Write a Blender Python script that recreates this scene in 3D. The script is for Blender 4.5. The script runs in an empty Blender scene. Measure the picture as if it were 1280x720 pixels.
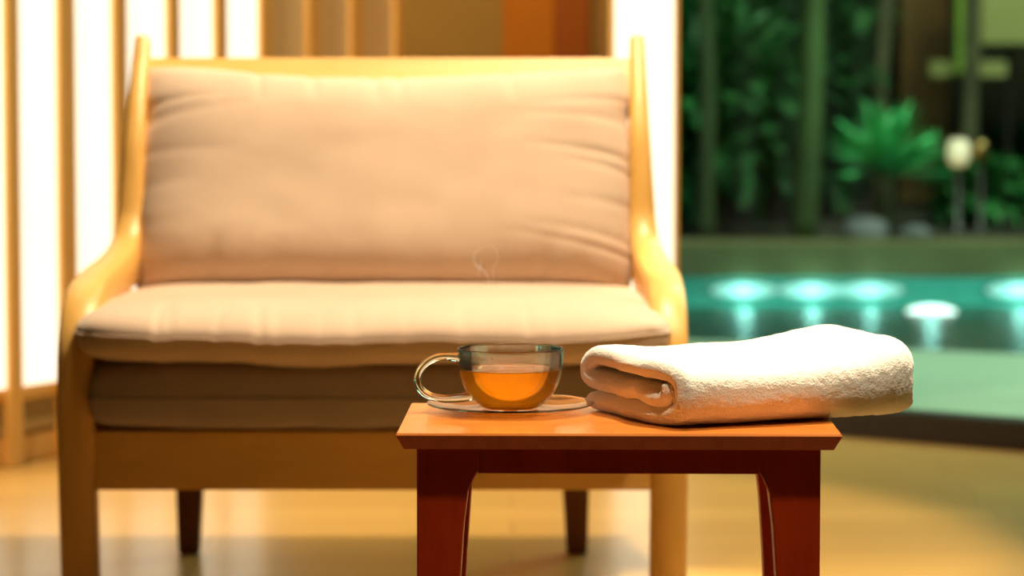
import bpy, bmesh, math, random
from mathutils import Vector, Matrix, noise
random.seed(7)
R = math.radians
SC = bpy.context.scene
COL = SC.collection

# ------------------------------------------------------------------ camera numbers
FP = 3600.0                      # focal length in pixels of the 1280 px frame
CH = 0.777                       # camera height
HZ = 107.0                       # horizon row
TILT = math.atan((360 - HZ) / FP)
CT, ST = math.cos(TILT), math.sin(TILT)

def ray(px, py):
    a, b = (px - 640) / FP, (360 - py) / FP
    return Vector((a, CT + b * ST, -ST + b * CT))
def at(px, py, Y):               # point seen at a pixel, at depth Y
    d = ray(px, py); s = Y / d.y
    return Vector((d.x * s, Y, CH + d.z * s))
def ground(px, py, z=0.0):       # point seen at a pixel, at height z
    d = ray(px, py); s = (z - CH) / d.z
    return Vector((d.x * s, d.y * s, z))

# ------------------------------------------------------------------ materials
def new_mat(name):
    m = bpy.data.materials.new(name); m.use_nodes = True
    nt = m.node_tree; b = nt.nodes['Principled BSDF']
    return m, nt, b
def N(nt, t, **kw):
    n = nt.nodes.new(t)
    for k, v in kw.items():
        if k in n.inputs: n.inputs[k].default_value = v
        else: setattr(n, k, v)
    return n
def coords(nt, scale=(1, 1, 1), rot=(0, 0, 0)):
    tc = N(nt, 'ShaderNodeTexCoord'); mp = N(nt, 'ShaderNodeMapping')
    mp.inputs['Scale'].default_value = scale; mp.inputs['Rotation'].default_value = rot
    nt.links.new(tc.outputs['Object'], mp.inputs['Vector'])
    return mp.outputs['Vector']
def ramp(nt, fac, stops):
    r = N(nt, 'ShaderNodeValToRGB'); e = r.color_ramp.elements
    while len(e) < len(stops): e.new(0.5)
    for i, (p, c) in enumerate(stops):
        e[i].position = p; e[i].color = (*c, 1)
    nt.links.new(fac, r.inputs['Fac']); return r.outputs['Color']
def bump(nt, b, height, strength, dist):
    bp = N(nt, 'ShaderNodeBump'); bp.inputs['Strength'].default_value = strength
    bp.inputs['Distance'].default_value = dist
    nt.links.new(height, bp.inputs['Height']); nt.links.new(bp.outputs['Normal'], b.inputs['Normal'])

def wood(name, dark, light, rough=0.4, grain=(1, 1, 14), scale=6, coat=0.0, spec=0.5):
    m, nt, b = new_mat(name)
    v = coords(nt, grain)
    n = N(nt, 'ShaderNodeTexNoise', Scale=scale, Detail=6.0, Roughness=0.6, Distortion=0.6)
    nt.links.new(v, n.inputs['Vector'])
    c = ramp(nt, n.outputs['Fac'], [(0.3, dark), (0.7, light)])
    nt.links.new(c, b.inputs['Base Color'])
    b.inputs['Roughness'].default_value = rough
    b.inputs['Coat Weight'].default_value = coat
    b.inputs['Coat Roughness'].default_value = 0.15
    b.inputs['Specular IOR Level'].default_value = spec
    bump(nt, b, n.outputs['Fac'], 0.12, 0.001)
    return m
def fabric(name, col, col2, weave=900, sheen=0.25):
    m, nt, b = new_mat(name)
    v = coords(nt)
    n = N(nt, 'ShaderNodeTexNoise', Scale=9.0, Detail=3.0)
    nt.links.new(v, n.inputs['Vector'])
    nt.links.new(ramp(nt, n.outputs['Fac'], [(0.3, col), (0.7, col2)]), b.inputs['Base Color'])
    w = N(nt, 'ShaderNodeTexNoise', Scale=float(weave), Detail=1.0)
    nt.links.new(v, w.inputs['Vector'])
    bump(nt, b, w.outputs['Fac'], 0.25, 0.0006)
    b.inputs['Roughness'].default_value = 0.9
    b.inputs['Sheen Weight'].default_value = sheen
    b.inputs['Specular IOR Level'].default_value = 0.15
    return m
def plain(name, col, rough=0.6, var=0.15, scale=8, metallic=0.0, bumps=0.0):
    m, nt, b = new_mat(name)
    n = N(nt, 'ShaderNodeTexNoise', Scale=float(scale), Detail=5.0)
    nt.links.new(coords(nt), n.inputs['Vector'])
    lo = tuple(c * (1 - var) for c in col); hi = tuple(min(1, c * (1 + var)) for c in col)
    nt.links.new(ramp(nt, n.outputs['Fac'], [(0.3, lo), (0.7, hi)]), b.inputs['Base Color'])
    b.inputs['Roughness'].default_value = rough; b.inputs['Metallic'].default_value = metallic
    if bumps: bump(nt, b, n.outputs['Fac'], bumps, 0.01)
    return m
def glow(name, col, strength, base=(0.9, 0.85, 0.75)):
    m, nt, b = new_mat(name)
    n = N(nt, 'ShaderNodeTexNoise', Scale=3.0, Detail=2.0)
    nt.links.new(coords(nt), n.inputs['Vector'])
    lo = tuple(c * 0.93 for c in col)
    nt.links.new(ramp(nt, n.outputs['Fac'], [(0.3, lo), (0.7, col)]), b.inputs['Emission Color'])
    b.inputs['Base Color'].default_value = (*base, 1)
    b.inputs['Emission Strength'].default_value = strength
    b.inputs['Roughness'].default_value = 0.7
    return m
def thin_glass(name, tint=(1, 1, 1), ior=1.45, rough=0.0, wave=None):
    m = bpy.data.materials.new(name); m.use_nodes = True; nt = m.node_tree
    nt.nodes.clear()
    out = N(nt, 'ShaderNodeOutputMaterial'); mix = N(nt, 'ShaderNodeMixShader')
    tr = N(nt, 'ShaderNodeBsdfTransparent'); tr.inputs['Color'].default_value = (*tint, 1)
    gl = N(nt, 'ShaderNodeBsdfGlossy'); gl.inputs['Roughness'].default_value = rough
    fr = N(nt, 'ShaderNodeFresnel'); fr.inputs['IOR'].default_value = ior
    nt.links.new(fr.outputs[0], mix.inputs[0]); nt.links.new(tr.outputs[0], mix.inputs[1])
    nt.links.new(gl.outputs[0], mix.inputs[2]); nt.links.new(mix.outputs[0], out.inputs['Surface'])
    if wave:
        n = N(nt, 'ShaderNodeTexNoise', Scale=wave[0], Detail=3.0)
        nt.links.new(coords(nt, (1, 2.2, 1)), n.inputs['Vector'])
        bp = N(nt, 'ShaderNodeBump'); bp.inputs['Strength'].default_value = wave[1]; bp.inputs['Distance'].default_value = 0.05
        nt.links.new(n.outputs['Fac'], bp.inputs['Height'])
        nt.links.new(bp.outputs['Normal'], gl.inputs['Normal']); nt.links.new(bp.outputs['Normal'], fr.inputs['Normal'])
    return m

M = {}
M['beech'] = wood('beech', (0.68, 0.38, 0.085), (0.78, 0.46, 0.13), 0.42, (6, 6, 1), 5)
M['beech_h'] = wood('beech_rail', (0.68, 0.38, 0.085), (0.78, 0.46, 0.13), 0.42, (1, 6, 8), 5)
M['shaded_leg_wood'] = wood('shaded_leg_wood', (0.10, 0.028, 0.008), (0.17, 0.05, 0.014), 0.5, (6, 6, 1), 6)  # rear legs: the shade below the seat is put into this dark tone
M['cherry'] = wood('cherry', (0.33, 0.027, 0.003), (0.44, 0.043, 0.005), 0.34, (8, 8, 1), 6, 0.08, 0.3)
M['cherry_top_lit'] = wood('cherry_top_lit', (0.52, 0.145, 0.018), (0.64, 0.215, 0.032), 0.26, (1, 9, 6), 7, 0.35)  # same cherry, coloured lighter and more orange for the light on the top
M['linen'] = fabric('linen', (0.60, 0.44, 0.325), (0.64, 0.48, 0.36))
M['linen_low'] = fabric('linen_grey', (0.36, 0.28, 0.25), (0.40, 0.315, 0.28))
M['screen_wood'] = wood('screen_wood', (0.80, 0.47, 0.12), (0.86, 0.54, 0.16), 0.5, (8, 8, 1), 4)
M['paper_lit'] = glow('lit_paper', (1.0, 0.91, 0.72), 1.28)
M['paper'] = plain('unlit_paper', (0.90, 0.72, 0.42), 0.8, 0.04, 3)
M['lamp_lit'] = glow('lit_acrylic', (1.0, 0.90, 0.72), 1.2)
M['wall'] = plain('olive_plaster', (0.45, 0.265, 0.045), 0.8, 0.05, 5)
M['wall_in'] = plain('sand_plaster', (0.20, 0.13, 0.06), 0.85, 0.04, 5)
M['door'] = wood('door_wood', (0.60, 0.19, 0.004), (0.70, 0.23, 0.006), 0.4, (6, 6, 1), 3)
M['door_dark'] = wood('door_frame_wood', (0.40, 0.10, 0.002), (0.46, 0.12, 0.003), 0.45, (6, 6, 1), 3)
M['black'] = plain('black_metal', (0.018, 0.010, 0.006), 0.4, 0.2, 20)
M['brass'] = plain('brass', (0.6, 0.4, 0.15), 0.3, 0.1, 20, 1.0)
M['terrace'] = plain('terrace_stone', (0.36, 0.47, 0.36), 0.35, 0.08, 3)
M['coping'] = plain('coping_stone', (0.17, 0.17, 0.065), 0.6, 0.15, 5)
M['soil'] = plain('soil', (0.03, 0.028, 0.015), 0.95, 0.4, 12, 0, 0.5)
M['rock'] = plain('rock', (0.16, 0.17, 0.17), 0.8, 0.3, 6, 0, 0.5)
M['pond'] = plain('pond_liner', (0.010, 0.045, 0.032), 0.7, 0.3, 4)
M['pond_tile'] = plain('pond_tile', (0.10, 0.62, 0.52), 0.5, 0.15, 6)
M['pondlamp'] = glow('pond_lamp', (0.35, 0.95, 0.82), 0.33, (0.6, 0.9, 0.9))
M['pondlamp_w'] = glow('pond_lamp_white', (0.80, 1.0, 0.92), 2.2, (0.6, 0.9, 0.9))
M['lantern'] = glow('lantern_glass', (1.0, 0.80, 0.34), 0.55)
M['water'] = thin_glass('water', (0.55, 0.92, 0.82), 1.09, 0.25, (6.0, 0.5))
M['pane'] = thin_glass('window_glass', (0.95, 0.98, 0.96), 1.10, 0.0)
M['leaf'] = plain('leaf', (0.035, 0.20, 0.045), 0.5, 0.45, 3)
M['leaf_dark'] = plain('leaf_dark', (0.012, 0.10, 0.025), 0.55, 0.4, 3)
M['leaf_blade'] = plain('blade_leaf', (0.05, 0.34, 0.10), 0.4, 0.3, 4)
M['leaf_lime'] = plain('lime_leaf', (0.30, 0.46, 0.06), 0.5, 0.25, 3)
M['bark'] = plain('bark', (0.10, 0.10, 0.045), 0.85, 0.35, 10, 0, 0.4)
M['culm'] = plain('green_culm', (0.050, 0.095, 0.022), 0.5, 0.25, 4)
M['lit_lime'] = plain('lime_lit_strip', (0.30, 0.48, 0.06), 0.5, 0.2, 4)
M['garden_wall'] = plain('garden_wall', (0.030, 0.028, 0.012), 0.9, 0.3, 3)
M['panel_brown'] = plain('brown_panel', (0.24, 0.13, 0.035), 0.7, 0.2, 3)
M['panel_lime'] = plain('lime_panel', (0.36, 0.38, 0.12), 0.7, 0.12, 3)

# floor boards
def floor_mat():
    m, nt, b = new_mat('floor_boards')
    v = coords(nt, (1, 1, 1))
    br = N(nt, 'ShaderNodeTexBrick', Scale=1.0); br.offset = 0.37
    br.inputs['Brick Width'].default_value = 1.4; br.inputs['Row Height'].default_value = 0.16
    br.inputs['Mortar Size'].default_value = 0.0015
    br.inputs['Color1'].default_value = (0.54, 0.315, 0.085, 1); br.inputs['Color2'].default_value = (0.48, 0.272, 0.07, 1)
    br.inputs['Mortar'].default_value = (0.25, 0.13, 0.04, 1)
    nt.links.new(v, br.inputs['Vector'])
    n = N(nt, 'ShaderNodeTexNoise', Scale=5.0, Detail=6.0)
    nt.links.new(coords(nt, (1, 12, 1)), n.inputs['Vector'])
    mx = N(nt, 'ShaderNodeMixRGB', blend_type='MULTIPLY'); mx.inputs[0].default_value = 0.5
    nt.links.new(br.outputs['Color'], mx.inputs[1])
    nt.links.new(ramp(nt, n.outputs['Fac'], [(0.3, (0.8, 0.8, 0.8)), (0.7, (1, 1, 1))]), mx.inputs[2])
    nt.links.new(mx.outputs[0], b.inputs['Base Color'])
    b.inputs['Roughness'].default_value = 0.30
    b.inputs['Coat Weight'].default_value = 0.18; b.inputs['Coat Roughness'].default_value = 0.16
    return m
M['floor'] = floor_mat()

# clear solid glass
def solid_glass():
    m = bpy.data.materials.new('clear_glass'); m.use_nodes = True; nt = m.node_tree; nt.nodes.clear()
    out = N(nt, 'ShaderNodeOutputMaterial'); g = N(nt, 'ShaderNodeBsdfGlass')
    g.inputs['Color'].default_value = (0.97, 1.0, 0.98, 1); g.inputs['Roughness'].default_value = 0.0; g.inputs['IOR'].default_value = 1.47
    nt.links.new(g.outputs[0], out.inputs['Surface']); return m
M['glass'] = solid_glass()
def cup_glass(name, share):
    m = thin_glass(name, (1.0, 0.99, 0.97), 1.3); nt = m.node_tree
    out = [n for n in nt.nodes if n.type == 'OUTPUT_MATERIAL'][0]; mx = [n for n in nt.nodes if n.type == 'MIX_SHADER'][0]
    g = N(nt, 'ShaderNodeBsdfGlass'); g.inputs['Color'].default_value = (1, 0.995, 0.98, 1); g.inputs['IOR'].default_value = 1.47; g.inputs['Roughness'].default_value = 0.0
    m2 = N(nt, 'ShaderNodeMixShader'); m2.inputs[0].default_value = share
    nt.links.new(mx.outputs[0], m2.inputs[1]); nt.links.new(g.outputs[0], m2.inputs[2]); nt.links.new(m2.outputs[0], out.inputs['Surface'])
    return m
M['cupglass'] = cup_glass('cup_glass', 0.28)
M['saucerglass'] = cup_glass('saucer_glass', 0.65)
def tea_mat():
    m = bpy.data.materials.new('amber_tea'); m.use_nodes = True; nt = m.node_tree; nt.nodes.clear()
    L = nt.links.new
    out = N(nt, 'ShaderNodeOutputMaterial')
    tr = N(nt, 'ShaderNodeBsdfTransparent'); tr.inputs['Color'].default_value = (1.0, 0.66, 0.16, 1)
    g = N(nt, 'ShaderNodeBsdfGlass'); g.inputs['Color'].default_value = (1.0, 0.70, 0.20, 1); g.inputs['IOR'].default_value = 1.30; g.inputs['Roughness'].default_value = 0.02
    tl = N(nt, 'ShaderNodeBsdfTranslucent'); tl.inputs['Color'].default_value = (1.0, 0.50, 0.05, 1)
    gl = N(nt, 'ShaderNodeBsdfGlossy'); gl.inputs['Roughness'].default_value = 0.02
    fr = N(nt, 'ShaderNodeFresnel'); fr.inputs['IOR'].default_value = 1.33
    m1 = N(nt, 'ShaderNodeMixShader'); m1.inputs[0].default_value = 0.28; L(tr.outputs[0], m1.inputs[1]); L(g.outputs[0], m1.inputs[2])
    m2 = N(nt, 'ShaderNodeMixShader'); m2.inputs[0].default_value = TEA_T; L(m1.outputs[0], m2.inputs[1]); L(tl.outputs[0], m2.inputs[2])
    m3 = N(nt, 'ShaderNodeMixShader'); L(fr.outputs[0], m3.inputs[0]); L(m2.outputs[0], m3.inputs[1]); L(gl.outputs[0], m3.inputs[2])
    L(m3.outputs[0], out.inputs['Surface']); return m
TEA_T = 0.60
M['tea'] = tea_mat()
def steam_mat():
    m = bpy.data.materials.new('steam_vapour'); m.use_nodes = True; nt = m.node_tree; nt.nodes.clear()
    out = N(nt, 'ShaderNodeOutputMaterial'); s = N(nt, 'ShaderNodeVolumeScatter')
    s.inputs['Color'].default_value = (1, 1, 1, 1); s.inputs['Density'].default_value = 30.0
    nt.links.new(s.outputs[0], out.inputs['Volume']); return m
M['steam'] = steam_mat()
def terry():
    m, nt, b = new_mat('terry_cloth')
    v = coords(nt)
    n = N(nt, 'ShaderNodeTexNoise', Scale=20.0, Detail=3.0)
    nt.links.new(v, n.inputs['Vector'])
    nt.links.new(ramp(nt, n.outputs['Fac'], [(0.3, (0.84, 0.82, 0.76)), (0.7, (0.90, 0.88, 0.82))]), b.inputs['Base Color'])
    w = N(nt, 'ShaderNodeTexVoronoi', Scale=480.0); nt.links.new(v, w.inputs['Vector'])
    bump(nt, b, w.outputs['Distance'], 0.35, 0.0012)
    b.inputs['Roughness'].default_value = 0.95; b.inputs['Sheen Weight'].default_value = 0.5
    b.inputs['Specular IOR Level'].default_value = 0.1
    return m
M['terry'] = terry()

# ------------------------------------------------------------------ building helpers
def link(name, me, mat, parent=None, smooth=False):
    o = bpy.data.objects.new(name, me); COL.objects.link(o)
    if mat: me.materials.append(mat)
    if parent: o.parent = parent
    if smooth:
        for p in me.polygons: p.use_smooth = True
    return o
def from_bm(name, bm, mat, parent=None, smooth=False):
    bmesh.ops.recalc_face_normals(bm, faces=bm.faces)
    me = bpy.data.meshes.new(name); bm.to_mesh(me); bm.free()
    return link(name, me, mat, parent, smooth)
def tag(o, label=None, cat=None, group=None, kind=None):
    if label: o['label'] = label
    if cat: o['category'] = cat
    if group: o['group'] = group
    if kind: o['kind'] = kind
    return o
def empty(name, loc=(0, 0, 0), rz=0.0):
    o = bpy.data.objects.new(name, None); COL.objects.link(o)
    o.location = loc; o.rotation_euler = (0, 0, rz); o.empty_display_size = 0.1
    return o
def box(bm, x0, x1, y0, y1, z0, z1, bev=0.0):
    vs = [bm.verts.new(p) for p in ((x0,y0,z0),(x1,y0,z0),(x1,y1,z0),(x0,y1,z0),(x0,y0,z1),(x1,y0,z1),(x1,y1,z1),(x0,y1,z1))]
    fs = [bm.faces.new([vs[i] for i in f]) for f in ((3,2,1,0),(4,5,6,7),(0,1,5,4),(1,2,6,5),(2,3,7,6),(3,0,4,7))]
    if bev:
        es = list({e for f in fs for e in f.edges})
        bmesh.ops.bevel(bm, geom=es, offset=bev, segments=2, affect='EDGES')
def prism(bm, bottom, top, bev=0.0):   # quads bottom & top, 4 points each
    vs = [bm.verts.new(p) for p in list(bottom) + list(top)]
    fs = [bm.faces.new([vs[i] for i in f]) for f in ((3,2,1,0),(4,5,6,7),(0,1,5,4),(1,2,6,5),(2,3,7,6),(3,0,4,7))]
    if bev:
        es = list({e for f in fs for e in f.edges})
        bmesh.ops.bevel(bm, geom=es, offset=bev, segments=2, affect='EDGES')
def lathe(bm, prof, seg=96, center=(0, 0, 0), closed=True):
    cx, cy, cz = center; rings = []
    for r, z in prof:
        if r < 1e-6: rings.append([bm.verts.new((cx, cy, cz + z))])
        else: rings.append([bm.verts.new((cx + r*math.cos(2*math.pi*i/seg), cy + r*math.sin(2*math.pi*i/seg), cz + z)) for i in range(seg)])
    pairs = list(zip(rings, rings[1:]))
    if closed: pairs.append((rings[-1], rings[0]))
    for a, b in pairs:
        if len(a) == 1 and len(b) == 1: continue
        for i in range(seg):
            j = (i + 1) % seg
            if len(a) == 1: bm.faces.new((a[0], b[j], b[i]))
            elif len(b) == 1: bm.faces.new((a[i], a[j], b[0]))
            else: bm.faces.new((a[i], a[j], b[j], b[i]))
def crom(pts, n):                       # Catmull-Rom through points (any dimension Vector)
    pts = [Vector(p) for p in pts]; out = []
    P = [2*pts[0]-pts[1]] + pts + [2*pts[-1]-pts[-2]]
    for i in range(1, len(P) - 2):
        for k in range(n):
            t = k / n
            out.append(0.5*((2*P[i]) + (P[i+1]-P[i-1])*t + (2*P[i-1]-5*P[i]+4*P[i+1]-P[i+2])*t*t + (3*P[i]-P[i-1]-3*P[i+1]+P[i+2])*t**3))
    out.append(pts[-1].copy()); return out
def tube(bm, pts, rad, seg=16):
    n = len(pts); rings = []; up = Vector((0, 0, 1)); prev = None
    for i, p in enumerate(pts):
        t = (pts[min(n-1, i+1)] - pts[max(0, i-1)]).normalized()
        if prev is None:
            a = t.orthogonal().normalized()
        else:
            a = (prev - t * prev.dot(t)).normalized()
        prev = a; b = t.cross(a); r = rad(i/(n-1)) if callable(rad) else rad
        rings.append([bm.verts.new(p + r*(a*math.cos(2*math.pi*k/seg) + b*math.sin(2*math.pi*k/seg))) for k in range(seg)])
    for A, B in zip(rings, rings[1:]):
        for k in range(seg):
            j = (k+1) % seg; bm.faces.new((A[k], A[j], B[j], B[k]))
    bm.faces.new(rings[0][::-1]); bm.faces.new(rings[-1])

# ------------------------------------------------------------------ the room
def slab(name, mat, *dims, parent=None, bev=0.0, kind='structure'):
    bm = bmesh.new(); box(bm, *dims, bev); o = from_bm(name, bm, mat, parent)
    if not parent: o['kind'] = kind
    return o
def poly_slab(name, mat, pts, z0, z1):
    bm = bmesh.new()
    a = [bm.verts.new((x, y, z0)) for x, y in pts]; b = [bm.verts.new((x, y, z1)) for x, y in pts]
    bm.faces.new(a[::-1]); bm.faces.new(b); n = len(pts)
    for i in range(n):
        j = (i+1) % n; bm.faces.new((a[i], a[j], b[j], b[i]))
    o = from_bm(name, bm, mat); o['kind'] = 'structure'; return o

# the window line runs slanting from the lamp pillar towards the viewer on the right
W0 = ground(846, 528.5); W1 = ground(1280, 564.5)
wd = (W1 - W0).normalized(); wn = Vector((-wd.y, wd.x, 0))   # wn points outside
if wn.y < 0: wn = -wn
W2 = W0 + wd * 3.6
XL, YB = -3.2, 9.0
poly_slab('floor', M['floor'], [(XL, -2), (W2.x, -2), (W2.x, W2.y), (W0.x, W0.y), (W0.x, YB), (XL, YB)], -0.05, 0.0)
poly_slab('ceiling', M['wall_in'], [(XL, -2), (W2.x, -2), (W2.x, W2.y), (W0.x, W0.y), (W0.x, YB), (XL, YB)], 2.75, 2.85)
slab('wall_back', M['wall'], XL, W0.x, YB, YB + 0.1, -0.05, 2.85)
slab('wall_left', M['wall_in'], XL - 0.1, XL, -2, YB + 0.1, -0.05, 2.85)
slab('wall_right', M['wall_in'], W2.x, W2.x + 0.1, -2, W2.y + 0.05, -0.05, 2.85)
slab('wall_front', M['wall_in'], XL - 0.1, W2.x + 0.1, -2.1, -2.0, -0.05, 2.85)
slab('wall_end', M['wall'], W0.x - 0.12, W0.x - 0.03, W0.y + 0.12, YB, -0.05, 2.85)
slab('baseboard_back', M['door_dark'], XL, W0.x, YB - 0.015, YB, 0, 0.08)
# door in the far wall
dl, dr = at(628, 50, YB).x, W0.x - 0.14
d = empty('door_1', (0, 0, 0)); d['kind'] = 'structure'
bm = bmesh.new(); box(bm, dl + 0.0, dl + 0.16, YB - 0.05, YB - 0.001, 0, 2.15, 0.004); from_bm('door_jamb', bm, M['door'], d)
bm = bmesh.new(); box(bm, dl, dr, YB - 0.05, YB - 0.001, 2.15, 2.25, 0.004); from_bm('door_head', bm, M['door'], d)
bm = bmesh.new(); box(bm, dl + 0.16, dr, YB - 0.03, YB - 0.001, 0, 2.15, 0.003)
for zz in (0.15, 1.15): box(bm, dl + 0.24, dr - 0.08, YB - 0.036, YB - 0.028, zz, zz + 0.8, 0.004)
from_bm('door_leaf', bm, M['door_dark'], d)

# window: dark track, posts and panes
def along(s, off=0.0, z=0.0): 
    p = W0 + wd * s + wn * off; return Vector((p.x, p.y, z))
def wall_piece(bm, s0, s1, o0, o1, z0, z1, bev=0.0):
    q = [along(s0, o0), along(s1, o0), along(s1, o1), along(s0, o1)]
    prism(bm, [(p.x, p.y, z0) for p in q], [(p.x, p.y, z1) for p in q], bev)
bm = bmesh.new(); wall_piece(bm, 0.02, 3.6, 0.0, 0.09, -0.05, 0.062, 0.004)
w = from_bm('window_1', bm, M['black']); w['kind'] = 'structure'
bm = bmesh.new(); wall_piece(bm, 0.02, 3.6, 0.0, 0.09, 2.65, 2.75, 0.004); from_bm('head_rail', bm, M['black'], w)
bm = bmesh.new(); wall_piece(bm, 0.03, 1.70, 0.030, 0.038, 0.062, 2.65); from_bm('pane', bm, M['pane'], w)
bm = bmesh.new(); wall_piece(bm, 1.76, 3.55, 0.030, 0.038, 0.062, 2.65); from_bm('pane', bm, M['pane'], w)
bm = bmesh.new(); wall_piece(bm, 1.70, 1.76, 0.0, 0.08, 0.062, 2.65, 0.004); from_bm('mullion', bm, M['black'], w)

# ------------------------------------------------------------------ slatted light screen
S0 = ground(0, 589); sY0, sY1 = 5.85, 7.25
A = Vector((at(2, 300, sY0).x, sY0, 0)); B = Vector((at(498, 300, sY1).x, sY1, 0))
sd = (B - A).normalized(); sn = Vector((sd.y, -sd.x, 0))         # sn faces the room
edges_px = [(2, 18), (68, 88), (137, 153), (205, 219), (264, 278), (320, 334), (379, 395), (433, 448), (488, 498)]
def hit(px):                        # where the pixel column meets the screen line
    k = (px - 640) / FP             # x = k*y
    t = (k * A.y - A.x) / (sd.x - k * sd.y)
    return t
scr = empty('slatted_screen', A)
tag(scr, 'tall pale wooden slatted screen with glowing paper panels behind the loveseat', 'screen')
def spiece(bm, t0, t1, o0, o1, z0, z1, bev=0.0):
    q = [sd*t0 + sn*o0, sd*t1 + sn*o0, sd*t1 + sn*o1, sd*t0 + sn*o1]
    prism(bm, [(p.x, p.y, z0) for p in q], [(p.x, p.y, z1) for p in q], bev)
ts = [(hit(a), hit(b)) for a, b in edges_px]
pitch = ts[1][0] - ts[0][0]
ext = [(ts[0][0] - pitch*k, ts[0][1] - pitch*k) for k in (3, 2, 1)]
ts = ext + ts
zb = 0.16
for i, (a, b) in enumerate(ts):
    bm = bmesh.new(); spiece(bm, a, b, -0.01, 0.018, 0.0, 2.70, 0.003); from_bm('slat', bm, M['screen_wood'], scr)
    if i + 1 < len(ts):
        c = ts[i+1][0]; lit = i < 8
        bm = bmesh.new(); spiece(bm, b, c, 0.000, 0.006, zb, 2.70)
        pn = from_bm('paper_panel', bm, M['paper_lit'] if lit else M['paper'], scr)
        tag(pn, 'glowing white paper panel' if lit else 'unlit tan paper panel')
t_end = ts[-1][1]
bm = bmesh.new(); spiece(bm, ts[0][0], t_end, -0.03, -0.001, zb - 0.03, zb + 0.01, 0.003); from_bm('rail', bm, M['screen_wood'], scr)
bm = bmesh.new(); spiece(bm, ts[0][0], t_end, -0.16, -0.001, 0.0, 0.055, 0.004); from_bm('base', bm, M['screen_wood'], scr)
bm = bmesh.new(); spiece(bm, ts[0][0], t_end, 0.0, 0.04, 2.70, 2.749, 0.003); from_bm('rail', bm, M['screen_wood'], scr)

# ------------------------------------------------------------------ luminous pillar by the window
pl0, pl1 = at(764, 200, W0.y + 0.02).x, at(848, 200, W0.y + 0.02).x
py0 = W0.y + 0.0; pw = pl1 - pl0
pil = empty('pillar_lamp', ((pl0 + pl1)/2, py0 + 0.06, 0))
tag(pil, 'glowing white square pillar lamp with golden wooden corners beside the window', 'lamp')
h = pw/2; hd = 0.055
bm = bmesh.new(); box(bm, -h + 0.004, h - 0.008, -hd + 0.002, hd - 0.002, 0.05, 2.74); from_bm('lamp_shade', bm, M['lamp_lit'], pil)
bm = bmesh.new(); box(bm, -h, h, -hd, hd, 0, 0.05, 0.003); from_bm('base', bm, M['screen_wood'], pil)
for sx, wdt in ((-1, 0.006), (1, 0.011)):
    for sy in (-1, 1):
        bm = bmesh.new()
        x0, x1 = (-h, -h + wdt) if sx < 0 else (h - wdt, h)
        y0, y1 = (-hd, -hd + 0.012) if sy < 0 else (hd - 0.012, hd)
        box(bm, x0, x1, y0, y1, 0.05, 2.74, 0.001); from_bm('corner_post', bm, M['screen_wood'], pil)

# ------------------------------------------------------------------ loveseat
SX, SYF = -0.200, 4.10
sofa = empty('loveseat', (SX, 4.45, 0))
tag(sofa, 'pale bentwood loveseat with plump beige cushions behind the tea table', 'loveseat')
def loc(x, y, z): return (x - SX, y - 4.45, z)

def side_frame(sx):
    path = [(4.155,0.0),(4.14,0.12),(4.128,0.25),(4.130,0.34),(4.150,0.400),(4.20,0.440),(4.28,0.460),(4.38,0.474),(4.48,0.486),(4.555,0.506),(4.598,0.55),(4.62,0.61),(4.645,0.69),(4.685,0.77),(4.735,0.850)]
    pts = crom([(y, z, 0) for y, z in path], 8); n = len(pts)
    bm = bmesh.new(); rings = []
    for i, p in enumerate(pts):
        t = i/(n-1)
        tv = (pts[min(n-1,i+1)] - pts[max(0,i-1)]).normalized(); nv = Vector((-tv.y, tv.x, 0))
        f = min(1, max(0, (t - 0.50)/0.5))
        half = 0.0265 - 0.0065*min(1, f*2.2) - 0.0085*max(0, f*2 - 1)                     # half width across
        th = 0.021 + 0.016*math.exp(-((t-0.36)/0.13)**2) + 0.014*math.exp(-((t-0.84)/0.14)**2) + 0.010*math.exp(-((t-0.62)/0.12)**2) - 0.008*max(0,(t-0.8)/0.2)
        cxh = 0.4265 - 0.022*min(1, max(0, (p.x - 4.35)/0.3))
        cx = sx*cxh
        bv = min(0.006, half*0.45); ring = []
        for (a, b) in ((-1,-1),(1,-1),(1,1),(-1,1)):
            for (da, db) in (((0, 1),(1, 0)) if a*b > 0 else ((1, 0),(0, 1))):
                xx = cx + a*(half - bv*da); q = b*(th - bv*db)
                ring.append(bm.verts.new(loc(SX + xx, p.x + nv.x*q, p.y + nv.y*q)))
        rings.append(ring)
    m = len(rings[0])
    for A_, B_ in zip(rings, rings[1:]):
        for k in range(m):
            j = (k+1) % m; bm.faces.new((A_[k], A_[j], B_[j], B_[k]))
    bm.faces.new(rings[0][::-1]); bm.faces.new(rings[-1])
    o = from_bm('side_frame', bm, M['beech'], sofa, False)
    for p in o.data.polygons: p.use_smooth = True
    o.data.set_sharp_from_angle(angle=R(50))
    return o
side_frame(-1); side_frame(1)
zr0, zr1 = at(400, 612, 4.12).z, at(400, 538, 4.12).z
bm = bmesh.new(); box(bm, *[v for v in (-0.402, 0.402)], 4.112-4.45, 4.140-4.45, zr0, zr1, 0.003); from_bm('front_rail', bm, M['beech_h'], sofa)
for sx in (-1, 1):
    bm = bmesh.new(); q = lambda x, y, z: loc(SX + sx*x, y, z)
    box(bm, min(sx*0.386, sx*0.402), max(sx*0.386, sx*0.402), 4.14-4.45, 4.74-4.45, zr0, 0.392, 0.003); from_bm('side_rail', bm, M['beech_h'], sofa)
bm = bmesh.new(); box(bm, -0.40, 0.40, 4.735-4.45, 4.76-4.45, zr0 + 0.03, zr1, 0.003); from_bm('rear_rail', bm, M['beech_h'], sofa)
bm = bmesh.new(); box(bm, -0.385, 0.385, 4.145-4.45, 4.735-4.45, zr1 - 0.025, zr1 - 0.003); from_bm('seat_panel', bm, M['beech_h'], sofa)
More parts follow.
